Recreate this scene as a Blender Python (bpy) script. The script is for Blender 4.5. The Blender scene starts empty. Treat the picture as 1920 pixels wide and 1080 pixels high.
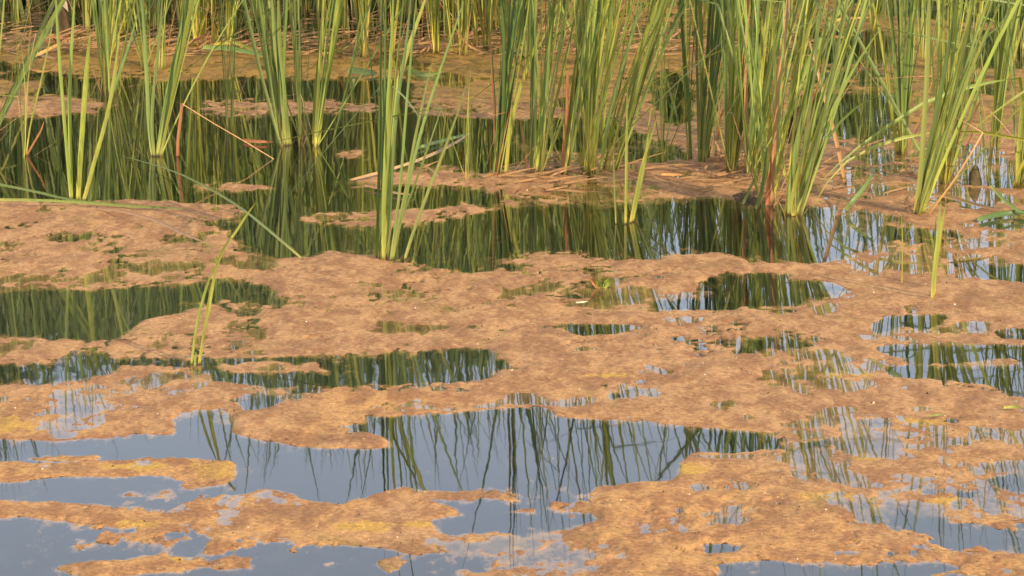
import bpy, math, random
import numpy as np
from mathutils import Vector, Matrix

SC = bpy.context.scene
COL = SC.collection
R = random.Random(11)
NR = np.random.default_rng(5)

# ------------------------------------------------------------------ camera, sky, sun, exposure
H_CAM, PITCH, HFOV = 2.3, math.radians(11.0), math.radians(16.5)
cam_d = bpy.data.cameras.new('camera')
cam = bpy.data.objects.new('camera', cam_d)
COL.objects.link(cam)
cam.location = (0, 0, H_CAM)
cam.rotation_euler = (math.pi / 2 - PITCH, 0, 0)
cam_d.sensor_width = 36.0
cam_d.angle = HFOV
cam_d.clip_start, cam_d.clip_end = 0.1, 3000
SC.camera = cam

SUN_EL = math.radians(27)
SUN_DIR = Vector((0.66, -0.75, 0)).normalized() * math.cos(SUN_EL) + Vector((0, 0, math.sin(SUN_EL)))
world = bpy.data.worlds.new('World')
SC.world = world
world.use_nodes = True
wn = world.node_tree
sky = wn.nodes.new('ShaderNodeTexSky')
sky.sky_type = 'NISHITA'
sky.sun_disc = False
sky.sun_elevation = SUN_EL
sky.sun_rotation = math.atan2(SUN_DIR.x, SUN_DIR.y)
sky.air_density, sky.dust_density, sky.ozone_density = 1.0, 2.5, 1.0
# a thin even veil of high cloud over the whole sky
veil = wn.nodes.new('ShaderNodeMix'); veil.data_type = 'RGBA'
veil.inputs[0].default_value = 0.68
veil.inputs[7].default_value = (11.5, 12.8, 15.2, 1)
wn.links.new(sky.outputs[0], veil.inputs[6])
wn.links.new(veil.outputs[2], wn.nodes['Background'].inputs[0])
wn.nodes['Background'].inputs[1].default_value = 0.105

sun_d = bpy.data.lights.new('sun', 'SUN')
sun_d.energy = 5.0
sun_d.angle = math.radians(0.5)
sun_d.color = (1.0, 0.82, 0.56)
sun = bpy.data.objects.new('sun', sun_d)
COL.objects.link(sun)
sun.rotation_euler = (-SUN_DIR).to_track_quat('-Z', 'Y').to_euler()

SC.view_settings.view_transform = 'Standard'
SC.view_settings.look = 'None'
SC.view_settings.exposure = 0.10
SC.view_settings.gamma = 1.0
SC.view_settings.use_curve_mapping = False
SC.render.engine = 'CYCLES'
SC.cycles.max_bounces = 8
SC.cycles.transparent_max_bounces = 12

# ------------------------------------------------------------------ survey: photograph pixels (1920 wide) to the pond
F_PX = 960 / math.tan(HFOV / 2)
CP, SP = math.cos(PITCH), math.sin(PITCH)

def pond(u, v):
    """where on the pond (z = 0) the survey point lies"""
    du, dv = (u - 960) / F_PX, (v - 540) / F_PX
    t = H_CAM / (SP + dv * CP)
    return (t * du, t * (CP - dv * SP))

def stand(u, v, Y):
    """a point at depth Y seen at (u, v)"""
    du, dv = (u - 960) / F_PX, (v - 540) / F_PX
    t = Y / (CP - dv * SP)
    return Vector((t * du, Y, H_CAM - t * (SP + dv * CP)))

# ------------------------------------------------------------------ helpers
def tag(o, label=None, cat=None, group=None, kind=None):
    if label: o['label'] = label
    if cat: o['category'] = cat
    if group: o['group'] = group
    if kind: o['kind'] = kind
    return o

def empty(name, loc):
    o = bpy.data.objects.new(name, None)
    COL.objects.link(o)
    o.location = loc
    o.empty_display_size = 0.05
    return o

def link_mesh(name, me, parent=None):
    o = bpy.data.objects.new(name, me)
    COL.objects.link(o)
    if parent: o.parent = parent
    return o

def fast_mesh(name, V, Q, mat=None, smooth=True, attrs=None):
    """mesh from numpy verts and quads / triangles"""
    V = np.asarray(V, np.float32); Q = np.asarray(Q, np.int32)
    me = bpy.data.meshes.new(name)
    n, k = Q.shape
    me.vertices.add(len(V)); me.vertices.foreach_set('co', V.ravel())
    me.loops.add(n * k); me.loops.foreach_set('vertex_index', Q.ravel())
    me.polygons.add(n)
    me.polygons.foreach_set('loop_start', np.arange(0, n * k, k, dtype=np.int32))
    me.polygons.foreach_set('loop_total', np.full(n, k, np.int32))
    me.polygons.foreach_set('use_smooth', np.full(n, smooth))
    for an, av in (attrs or {}).items():
        a = me.attributes.new(an, 'FLOAT', 'POINT')
        a.data.foreach_set('value', np.asarray(av, np.float32).ravel())
    me.update(calc_edges=True)
    if mat: me.materials.append(mat)
    return me

class NT:
    """tiny node-tree builder"""
    def __init__(s, name):
        s.m = bpy.data.materials.new(name); s.m.use_nodes = True
        s.t = s.m.node_tree; s.t.nodes.clear()
        s.out = s.n('ShaderNodeOutputMaterial')
    def n(s, t, **kw):
        nd = s.t.nodes.new(t)
        for k, v in kw.items(): setattr(nd, k, v)
        return nd
    def put(s, sock, v):
        if isinstance(v, bpy.types.NodeSocket): s.t.links.new(v, sock)
        else: sock.default_value = v
    def noise(s, vec, scale, detail=4, rough=0.55, dist=0.0):
        nd = s.n('ShaderNodeTexNoise')
        s.put(nd.inputs['Vector'], vec)
        nd.inputs['Scale'].default_value = scale; nd.inputs['Detail'].default_value = detail
        nd.inputs['Roughness'].default_value = rough; nd.inputs['Distortion'].default_value = dist
        return nd.outputs[0]
    def ramp(s, fac, lo, hi):
        nd = s.n('ShaderNodeMapRange', interpolation_type='SMOOTHSTEP')
        s.put(nd.inputs[0], fac); nd.inputs[1].default_value = lo; nd.inputs[2].default_value = hi
        return nd.outputs[0]
    def mix(s, fac, a, b, mode='MIX'):
        nd = s.n('ShaderNodeMix', data_type='RGBA', blend_type=mode)
        s.put(nd.inputs[0], fac); s.put(nd.inputs[6], a); s.put(nd.inputs[7], b)
        return nd.outputs[2]
    def math(s, op, a, b=0.0):
        nd = s.n('ShaderNodeMath', operation=op)
        s.put(nd.inputs[0], a); s.put(nd.inputs[1], b)
        return nd.outputs[0]
    def attr(s, name):
        return s.n('ShaderNodeAttribute', attribute_name=name).outputs['Fac']
    def pos(s, sx=1, sy=1, sz=1):
        g = s.n('ShaderNodeNewGeometry').outputs['Position']
        if (sx, sy, sz) == (1, 1, 1): return g
        m = s.n('ShaderNodeVectorMath', operation='MULTIPLY')
        s.put(m.inputs[0], g); m.inputs[1].default_value = (sx, sy, sz)
        return m.outputs[0]
    def obj(s, sx=1, sy=1, sz=1):
        g = s.n('ShaderNodeTexCoord').outputs['Object']
        m = s.n('ShaderNodeVectorMath', operation='MULTIPLY')
        s.put(m.inputs[0], g); m.inputs[1].default_value = (sx, sy, sz)
        return m.outputs[0]
    def bump(s, h, strength, dist):
        b = s.n('ShaderNodeBump')
        b.inputs['Strength'].default_value = strength; b.inputs['Distance'].default_value = dist
        s.put(b.inputs['Height'], h)
        return b.outputs[0]
    def principled(s, col, rough=0.6, spec=0.3, normal=None):
        p = s.n('ShaderNodeBsdfPrincipled')
        s.put(p.inputs['Base Color'], col); s.put(p.inputs['Roughness'], rough)
        p.inputs['Specular IOR Level'].default_value = spec
        if normal: s.put(p.inputs['Normal'], normal)
        return p
    def done(s, shader):
        s.t.links.new(shader, s.out.inputs['Surface'])
        return s.m

def rgb(r, g, b): return (r, g, b, 1.0)

# ------------------------------------------------------------------ materials
def mat_water():
    k = NT('pond_water')
    P = k.pos(1, 1, 1)
    h1 = k.noise(k.pos(6, 3.2, 1), 1.0, 2, 0.5)
    h2 = k.noise(k.pos(26, 12, 1), 1.0, 1, 0.5)
    h = k.math('ADD', h1, k.math('MULTIPLY', h2, 0.10))
    nb = k.bump(h, 1.0, 0.0003)
    # reflectance of water by angle (Schlick), the same from above and below so that sunlight enters the pool
    g = k.n('ShaderNodeNewGeometry')
    dp = k.n('ShaderNodeVectorMath', operation='DOT_PRODUCT')
    k.put(dp.inputs[0], g.outputs['Incoming']); k.put(dp.inputs[1], g.outputs['Normal'])
    cosv = k.math('ABSOLUTE', dp.outputs['Value'])
    refl = k.math('ADD', 0.02, k.math('MULTIPLY', 0.98, k.math('POWER', k.math('SUBTRACT', 1.0, cosv), 5.0)))
    tr = k.n('ShaderNodeBsdfTransparent'); tr.inputs['Color'].default_value = rgb(0.86, 0.86, 0.76)
    gl = k.n('ShaderNodeBsdfGlossy'); gl.inputs['Roughness'].default_value = 0.02
    gl.inputs['Color'].default_value = rgb(1, 1, 1)
    k.put(gl.inputs['Normal'], nb)
    mx = k.n('ShaderNodeMixShader')
    k.put(mx.inputs[0], refl); k.put(mx.inputs[1], tr.outputs[0]); k.put(mx.inputs[2], gl.outputs[0])
    return k.done(mx.outputs[0])

def mat_mat():
    k = NT('filament_algae')
    P = k.pos()
    big = k.noise(k.pos(1.0, 0.45, 1), 1.5, 4, 0.6)
    mid = k.noise(k.pos(1.0, 0.55, 1), 9.0, 5, 0.65, 0.4)
    fine = k.noise(P, 70.0, 4, 0.7)
    grit = k.noise(P, 210.0, 3, 0.7)
    blot = k.noise(k.pos(1.0, 0.5, 1), 24.0, 5, 0.7, 0.6)
    tone = k.math('ADD', k.math('MULTIPLY', mid, 0.55), k.math('MULTIPLY', blot, 0.45))
    tan_ = k.mix(k.ramp(tone, 0.425, 0.575), rgb(0.30, 0.145, 0.060), rgb(0.47, 0.258, 0.110))
    org = k.mix(k.ramp(tone, 0.425, 0.575), rgb(0.31, 0.145, 0.056), rgb(0.50, 0.265, 0.095))
    olive = k.mix(k.ramp(tone, 0.425, 0.575), rgb(0.17, 0.105, 0.020), rgb(0.35, 0.20, 0.046))
    c = k.mix(k.ramp(k.math('ADD', k.attr('orange'), k.math('MULTIPLY', k.math('SUBTRACT', big, 0.5), 2.8)), 0.25, 0.8), tan_, org)
    c = k.mix(k.ramp(k.math('ADD', k.attr('olive'), k.math('MULTIPLY', k.math('SUBTRACT', mid, 0.5), 1.3)), 0.3, 0.8), c, olive)
    c = k.mix(k.ramp(k.math('ADD', k.attr('yellow'), k.math('MULTIPLY', k.math('SUBTRACT', blot, 0.5), 2.4)), 0.45, 0.9), c, rgb(0.50, 0.29, 0.06))
    slime = k.ramp(k.noise(k.pos(1, 0.5, 1), 3.2, 6, 0.72, 0.8), 0.54, 0.70)
    c = k.mix(k.math('MULTIPLY', slime, 0.72), c, rgb(0.25, 0.165, 0.05))
    damp = k.ramp(k.noise(k.pos(1.0, 0.6, 1), 6.5, 5, 0.7, 0.3), 0.50, 0.66)
    c = k.mix(k.math('MULTIPLY', damp, 0.5), c, rgb(0.235, 0.115, 0.055))
    c = k.mix(k.ramp(fine, 0.32, 0.68), k.mix(1.0, c, rgb(0.70, 0.66, 0.60), 'MULTIPLY'), k.mix(1.0, c, rgb(1.15, 1.12, 1.08), 'MULTIPLY'))
    c = k.mix(k.math('MULTIPLY', k.ramp(grit, 0.60, 0.72), 0.6), c, rgb(0.60, 0.40, 0.22))
    c = k.mix(k.math('MULTIPLY', k.ramp(grit, 0.38, 0.28), 0.6), c, rgb(0.11, 0.055, 0.022))  # dark stipple in the hollows of the grain, relief shadow painted in
    wet = k.attr('wet')
    c = k.mix(k.math('MULTIPLY', wet, 0.9), c, k.mix(1.0, c, rgb(0.30, 0.32, 0.22), 'MULTIPLY'))
    h = k.math('ADD', k.math('MULTIPLY', fine, 1.0), k.math('MULTIPLY', grit, 0.45))
    nb = k.bump(h, 0.7, 0.004)
    p = k.principled(c, 0.8, 0.2, nb)
    # towards its edges the weed thins out into loose threads
    thread = k.noise(k.pos(1, 0.4, 1), 26.0, 6, 0.75, 0.5)
    cov = k.math('ADD', k.attr('cover'), k.math('MULTIPLY', k.math('SUBTRACT', thread, 0.5), 1.7))
    tr = k.n('ShaderNodeBsdfTransparent')
    mx = k.n('ShaderNodeMixShader')
    k.put(mx.inputs[0], k.ramp(cov, 0.26, 0.56)); k.put(mx.inputs[1], tr.outputs[0]); k.put(mx.inputs[2], p.outputs[0])
    return k.done(mx.outputs[0])

def mat_leaf(name, base, mid, tip, trans=0.24, spec=0.4):
    k = NT(name)
    t = k.attr('along')
    oi = k.n('ShaderNodeObjectInfo')
    c = k.mix(k.ramp(t, 0.0, 0.22), base, mid)
    c = k.mix(k.ramp(t, 0.45, 1.0), c, tip)
    streak = k.noise(k.obj(160, 160, 3.0), 1.0, 3, 0.6)
    c = k.mix(k.ramp(streak, 0.3, 0.75), k.mix(1.0, c, rgb(0.78, 0.82, 0.75), 'MULTIPLY'), k.mix(1.0, c, rgb(1.18, 1.12, 1.1), 'MULTIPLY'))
    c = k.mix(k.ramp(t, 0.035, 0.0), c, rgb(0.10, 0.07, 0.025))
    spot = k.ramp(k.noise(k.obj(30, 30, 9), 1.0, 4, 0.7), 0.63, 0.75)
    c = k.mix(k.math('MULTIPLY', spot, 0.45), c, rgb(0.30, 0.21, 0.07))
    c = k.mix(1.0, c, oi.outputs['Color'], 'MULTIPLY')
    p = k.principled(c, 0.42, spec)
    tl = k.n('ShaderNodeBsdfTranslucent')
    k.put(tl.inputs['Color'], k.mix(1.0, c, rgb(1.25, 1.2, 0.55), 'MULTIPLY'))
    mx = k.n('ShaderNodeMixShader'); mx.inputs[0].default_value = trans
    k.put(mx.inputs[1], p.outputs[0]); k.put(mx.inputs[2], tl.outputs[0])
    return k.done(mx.outputs[0])

def mat_plain(name, c0, c1, scale=20, rough=0.8, bump=0.004, stretch=(1, 1, 1)):
    k = NT(name)
    n = k.noise(k.pos(*stretch), scale, 5, 0.65)
    c = k.mix(k.ramp(n, 0.3, 0.7), rgb(*c0), rgb(*c1))
    p = k.principled(c, rough, 0.2, k.bump(n, 0.8, bump))
    return k.done(p.outputs[0])

M_WATER = mat_water()
M_ALGAE = mat_mat()
M_LEAF = mat_leaf('reed_leaf', rgb(0.43, 0.42, 0.12), rgb(0.245, 0.29, 0.085), rgb(0.17, 0.215, 0.068))
M_DRY = mat_leaf('dry_reed', rgb(0.42, 0.23, 0.11), rgb(0.50, 0.30, 0.15), rgb(0.44, 0.28, 0.15), 0.15, 0.2)
M_MUD = mat_plain('pond_mud', (0.018, 0.016, 0.008), (0.04, 0.034, 0.016), 6)
M_STUMP = mat_plain('rotten_wood', (0.05, 0.032, 0.016), (0.13, 0.08, 0.042), 30, 0.85, 0.01, (1, 1, 0.3))
M_DOME = mat_plain('reed_base_brown', (0.07, 0.05, 0.02), (0.16, 0.12, 0.05), 25, 0.6, 0.008)
M_PALEWOOD = mat_plain('pale_wood', (0.34, 0.24, 0.16), (0.5, 0.38, 0.27), 30, 0.8, 0.006)
M_BANK = mat_plain('bank_grass', (0.035, 0.05, 0.015), (0.09, 0.10, 0.03), 3, 0.9, 0.03)
M_SHRUB = mat_plain('willow_leaf', (0.025, 0.04, 0.012), (0.06, 0.085, 0.022), 4, 0.6, 0.004)
M_FLUFF = mat_plain('seed_fluff', (0.75, 0.62, 0.40), (0.85, 0.76, 0.58), 60)
M_CRUMB = mat_plain('dark_crumb', (0.05, 0.03, 0.015), (0.12, 0.07, 0.03), 60)

# ------------------------------------------------------------------ numpy noise
def vnoise(x, y, seed):
    rs = np.random.default_rng(seed)
    T = rs.random((256, 256)).astype(np.float32)
    xi, yi = np.floor(x).astype(int), np.floor(y).astype(int)
    fx, fy = x - xi, y - yi
    fx = fx * fx * (3 - 2 * fx); fy = fy * fy * (3 - 2 * fy)
    a = T[xi & 255, yi & 255]; b = T[(xi + 1) & 255, yi & 255]
    c = T[xi & 255, (yi + 1) & 255]; d = T[(xi + 1) & 255, (yi + 1) & 255]
    return (a * (1 - fx) + b * fx) * (1 - fy) + (c * (1 - fx) + d * fx) * fy

def fbm(x, y, seed, octs=4, rough=0.55):
    s, amp, tot, f = 0, 1.0, 0, 1.0
    for o in range(octs):
        s = s + amp * vnoise(x * f + 17.3 * o, y * f + 5.1 * o, seed + o)
        tot += amp; amp *= rough; f *= 2.03
    return s / tot

def sstep(x, a, b):
    t = np.clip((x - a) / (b - a), 0, 1)
    return t * t * (3 - 2 * t)

def inside(px, py, poly):
    r = np.zeros(px.shape, bool)
    n = len(poly)
    for i in range(n):
        x1, y1 = poly[i]; x2, y2 = poly[(i + 1) % n]
        if y1 == y2: continue
        c = ((y1 > py) != (y2 > py)) & (px < (x2 - x1) * (py - y1) / (y2 - y1) + x1)
        r ^= c
    return r

def blur(a, n, axis):
    if n < 1: return a
    k = np.array([1.0]); b = np.ones(n) / n
    for _ in range(3): k = np.convolve(k, b)
    pad = [(0, 0), (0, 0)]; h = len(k) // 2; pad[axis] = (h, len(k) - 1 - h)
    p = np.pad(a, pad, mode='edge'); out = np.zeros_like(a)
    for i, w in enumerate(k):
        sl = [slice(None), slice(None)]; sl[axis] = slice(i, i + a.shape[axis])
        out += w * p[tuple(sl)]
    return out

# ------------------------------------------------------------------ the pond: bed, water, banks
def sheet(name, x0, x1, y0, y1, z, mat):
    me = fast_mesh(name, [(x0, y0, z), (x1, y0, z), (x1, y1, z), (x0, y1, z)], [(0, 1, 2, 3)], mat, False)
    return tag(link_mesh(name, me), kind='structure')

sheet('pond_bed', -60, 60, -6, 60, -0.6, M_MUD)
sheet('water', -60, 60, 2.5, 42, 0.0, M_WATER)
bank_v, bank_q = [], []
nx, ny = 60, 50
for j in range(ny):
    for i in range(nx):
        x = -400 + 800 * i / (nx - 1)
        t = j / (ny - 1)
        y = 41.0 + 700 * t ** 3
        z = -0.3 + min(1, (y - 41) / 3.0) * 0.45 + 0.12 * math.sin(x * 0.21) * min(1, (y - 41) / 5)
        bank_v.append((x, y, z))
for j in range(ny - 1):
    for i in range(nx - 1):
        a = j * nx + i
        bank_q.append((a, a + 1, a + nx + 1, a + nx))
tag(link_mesh('far_bank_ground', fast_mesh('far_bank_ground', bank_v, bank_q, M_BANK)), kind='structure')
nb_v = [(-60, -40, 0.62), (60, -40, 0.62), (60, 2.0, 0.6), (-60, 2.0, 0.6), (60, 3.2, -0.4), (-60, 3.2, -0.4)]
tag(link_mesh('near_bank_ground', fast_mesh('near_bank_ground', nb_v, [(0, 1, 2, 3), (3, 2, 4, 5)], M_BANK, False)), kind='structure')

# ------------------------------------------------------------------ algae mats: outlines of the open water, in survey pixels
WATER = [
    # water opening cut here to darken the shaded gaps of the back bed
    [(-300, -140), (1010, -140), (1010, 40), (960, 62), (930, 52), (880, 74), (800, 70), (740, 84), (690, 76), (620, 96), (560, 88), (480, 96), (440, 70), (360, 72), (330, 90), (250, 84), (200, 70), (120, 58), (60, 64), (-300, 60)],
    # upper left pond with the reed reflections
    [(-200, 222), (60, 222), (130, 212), (185, 214), (190, 185), (90, 178), (75, 168), (90, 140), (150, 142), (300, 150), (520, 148), (640, 146), (700, 150), (770, 146), (775, 165), (760, 190), (770, 214), (950, 222), (960, 262), (1000, 300), (940, 320), (900, 322), (840, 308), (760, 312), (690, 330), (640, 345), (900, 354), (948, 358), (948, 378), (900, 384), (960, 388), (1100, 384), (1200, 380), (1290, 376), (1330, 370), (1400, 380), (1450, 372), (1530, 386), (1548, 402), (1530, 428), (1580, 436), (1590, 452), (1550, 466), (1550, 482), (1556, 496), (1480, 490), (1390, 480), (1300, 476), (1240, 476), (1190, 492), (1120, 488), (1060, 470), (1000, 470), (930, 488), (880, 511), (800, 506), (760, 488), (700, 484), (650, 470), (600, 484), (520, 482), (450, 470), (430, 440), (452, 410), (450, 388), (380, 378), (310, 374), (220, 372), (130, 380), (60, 374), (-200, 372)],
    # dark strip at the far left
    [(-200, 118), (40, 118), (90, 128), (100, 142), (60, 150), (0, 146), (-200, 150)],
    [(-200, 178), (40, 176), (80, 172), (88, 180), (0, 186), (-200, 186)],
    # between the clumps, right of centre
    [(960, 222), (1060, 218), (1160, 222), (1180, 238), (1240, 268), (1180, 274), (1120, 280), (1060, 284), (980, 270)],
    [(1205, 132), (1290, 134), (1300, 160), (1300, 232), (1250, 240), (1225, 200)],
    [(1160, 280), (1290, 274), (1300, 296), (1220, 306), (1165, 300)],
    # far right channels
    [(1470, 56), (1560, 54), (1680, 56), (1690, 116), (1560, 120), (1470, 118)],
    [(1480, 130), (1560, 132), (1680, 128), (1690, 148), (1580, 152), (1480, 152)],
    [(1480, 178), (1540, 174), (1680, 176), (1700, 240), (1680, 262), (1560, 260), (1480, 262)],
    [(1290, -60), (1500, -60), (1500, -8), (1440, 6), (1290, -10)],
    [(1560, -60), (2100, -60), (2100, 40), (1800, 44), (1660, 30), (1560, 0)],
    [(1760, 60), (2100, 70), (2100, 128), (1900, 132), (1780, 124)],
    [(1740, 150), (1800, 148), (1880, 160), (1880, 178), (1780, 176)],
    [(1790, 330), (1850, 336), (1900, 330), (2100, 332), (2100, 350), (1880, 348), (1800, 348)],
    [(1660, 428), (1720, 432), (1800, 428), (1800, 448), (1720, 450), (1665, 446)],
    [(1790, 380), (1860, 378), (1880, 388), (1800, 392)],
    [(1830, 410), (1870, 404), (2100, 402), (2100, 432), (1900, 430), (1835, 428)],
    [(1770, 488), (1850, 484), (1860, 500), (1910, 496), (2100, 500), (2100, 528), (1900, 528), (1845, 528), (1790, 506)],
    # middle right pools
    [(1315, 516), (1400, 514), (1480, 514), (1545, 528), (1600, 546), (1560, 563), (1500, 572), (1455, 582), (1400, 576), (1330, 578), (1215, 572), (1215, 562), (1300, 558), (1345, 552), (1318, 540)],
    [(1372, 632), (1430, 630), (1470, 640), (1540, 634), (1590, 632), (1586, 646), (1520, 652), (1440, 650), (1385, 662)],
    [(1660, 592), (1720, 588), (1780, 590), (1784, 612), (1740, 614), (1690, 610), (1630, 632), (1640, 606)],
    [(1625, 648), (1690, 644), (1780, 648), (1870, 646), (2100, 650), (2100, 672), (1850, 676), (1780, 680), (1700, 676), (1640, 660)],
    [(1658, 688), (1720, 684), (1790, 688), (1850, 690), (1900, 684), (2100, 682), (2100, 738), (1880, 736), (1840, 716), (1760, 712), (1660, 706)],
    [(1860, 618), (1930, 614), (2100, 614), (2100, 638), (1920, 638), (1870, 634)],
    # left middle pool
    [(-200, 548), (100, 543), (150, 545), (290, 535), (330, 532), (420, 525), (480, 528), (500, 540), (525, 550), (528, 560), (510, 570), (440, 565), (400, 570), (340, 590), (290, 595), (250, 615), (230, 632), (180, 638), (-200, 636)],
    [(420, 586), (440, 578), (500, 580), (522, 592), (500, 598), (450, 596)],
    [(30, 404), (70, 408), (112, 404), (80, 416), (45, 414)],
    [(72, 440), (120, 432), (190, 434), (230, 438), (200, 446), (130, 451), (80, 448)],
    [(25, 470), (80, 474), (150, 468), (200, 463), (255, 469), (230, 474), (130, 473), (60, 476)],
    [(285, 440), (340, 437), (380, 448), (340, 456), (290, 450)],
    [(336, 494), (370, 488), (402, 490), (390, 498), (350, 498)],
    [(385, 424), (420, 417), (446, 420), (430, 428), (395, 428)],
    [(370, 470), (410, 466), (440, 470), (400, 476)],
    # thin pools above the lower left
    [(-200, 682), (0, 680), (90, 686), (80, 660), (130, 655), (182, 656), (186, 668), (300, 672), (385, 668), (480, 671), (560, 668), (640, 664), (720, 660), (800, 655), (890, 650), (925, 655), (935, 670), (950, 684), (982, 688), (950, 698), (920, 706), (830, 716), (780, 722), (745, 736), (700, 723), (640, 723), (520, 726), (440, 718), (370, 712), (370, 694), (300, 690), (226, 686), (216, 710), (184, 713), (172, 700), (150, 712), (80, 718), (-200, 720)],
    [(450, 748), (480, 735), (520, 738), (530, 748), (480, 766), (450, 764)],
    [(530, 740), (570, 738), (580, 744), (545, 747)],
    [(840, 612), (870, 607), (896, 610), (880, 620), (850, 620)],
    [(918, 618), (950, 613), (974, 616), (950, 625), (925, 625)],
    [(992, 610), (1060, 605), (1130, 606), (1210, 610), (1180, 620), (1120, 628), (1065, 626), (1050, 614), (1000, 616)],
    [(690, 544), (720, 540), (720, 550), (695, 550)],
    [(665, 556), (705, 552), (710, 560), (670, 560)],
    [(1073, 678), (1095, 672), (1114, 678), (1095, 686)],
    [(1140, 736), (1180, 728), (1222, 736), (1200, 746), (1150, 746)],
    [(1085, 745), (1115, 741), (1110, 752), (1090, 752)],
    [(60, 756), (100, 748), (94, 758), (70, 760)],
    [(145, 780), (170, 776), (166, 783), (148, 784)],
    # the big sky pool
    [(-200, 826), (0, 824), (100, 826), (240, 820), (250, 813), (330, 815), (322, 786), (350, 778), (400, 790), (440, 800), (420, 808), (470, 820), (560, 838), (640, 842), (736, 841), (720, 820), (660, 806), (600, 808), (640, 798), (690, 796), (680, 776), (720, 782), (800, 776), (870, 772), (960, 764), (1030, 762), (1040, 782), (1100, 784), (1200, 790), (1260, 796), (1350, 806), (1450, 812), (1462, 846), (1300, 848), (1280, 866), (1262, 900), (1130, 908), (1085, 936), (1042, 956), (1110, 962), (1118, 974), (1060, 984), (1010, 996), (962, 1000), (880, 994), (818, 996), (800, 970), (850, 968), (884, 962), (828, 944), (790, 936), (830, 930), (762, 922), (700, 928), (640, 944), (560, 936), (537, 917), (480, 918), (437, 933), (404, 958), (267, 958), (255, 945), (70, 941), (-200, 941)],
    [(-200, 984), (40, 968), (100, 976), (150, 988), (230, 991), (300, 986), (348, 984), (362, 1001), (400, 1009), (560, 1008), (612, 1016), (640, 1022), (740, 1030), (790, 1041), (900, 1044), (1010, 1040), (1060, 1034), (1040, 1046), (940, 1060), (880, 1074), (860, 1240), (-200, 1240)],
    # foreground right
    [(1250, 1024), (1330, 1018), (1400, 1022), (1380, 1034), (1290, 1038)],
    [(1480, 1030), (1545, 1030), (1640, 1028), (1600, 1044), (1540, 1044)],
    [(1650, 962), (1690, 956), (1760, 968), (1780, 986), (1850, 984), (1920, 972), (2100, 972), (2100, 1030), (1880, 1034), (1800, 1034), (1700, 1030), (1690, 1014), (1730, 1008), (1660, 990)],
    [(1830, 900), (1870, 890), (1930, 884), (2100, 884), (2100, 920), (1880, 924), (1850, 916)],
    [(1340, 1058), (1440, 1050), (1560, 1060), (1680, 1054), (1820, 1060), (1840, 1240), (1340, 1240)],
]
# thin weed just under the surface: dull grey-brown in the photograph
FILM = [
    [(1450, 400), (1640, 384), (1720, 420), (1660, 470), (1560, 490), (1460, 440)],
    [(1600, 262), (1920, 280), (2100, 300), (2100, 352), (1780, 352), (1700, 320), (1590, 372), (1560, 330)],
    [(1590, 782), (1700, 776), (1780, 792), (1870, 800), (2100, 806), (2100, 832), (1760, 836), (1640, 812)],
    [(1280, 904), (1440, 896), (1450, 920), (1290, 926)],
    [(1590, 920), (1660, 926), (1700, 960), (1650, 960)],
    [(1680, 910), (1740, 904), (1750, 922), (1690, 926)],
    [(330, 770), (420, 764), (460, 800), (400, 800), (330, 790)],
    [(1190, 680), (1290, 670), (1300, 700), (1200, 710)],
    [(1330, 752), (1400, 748), (1420, 772), (1350, 775)],
    [(1120, 715), (1220, 712), (1240, 745), (1130, 748)],
    [(60, 690), (160, 690), (170, 716), (60, 722)],
    [(1460, 818), (1560, 822), (1550, 846), (1460, 846)],
    [(380, 215), (520, 210), (520, 266), (380, 262)],
    [(820, 262), (970, 262), (980, 300), (830, 306)],
    [(1760, 940), (1900, 926), (1910, 960), (1790, 966)],
    [(440, 552), (640, 566), (640, 580), (450, 580)],
    [(720, 500), (830, 508), (830, 520), (730, 520)],
    [(90, 770), (180, 780), (170, 810), (95, 806)],
]
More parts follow.
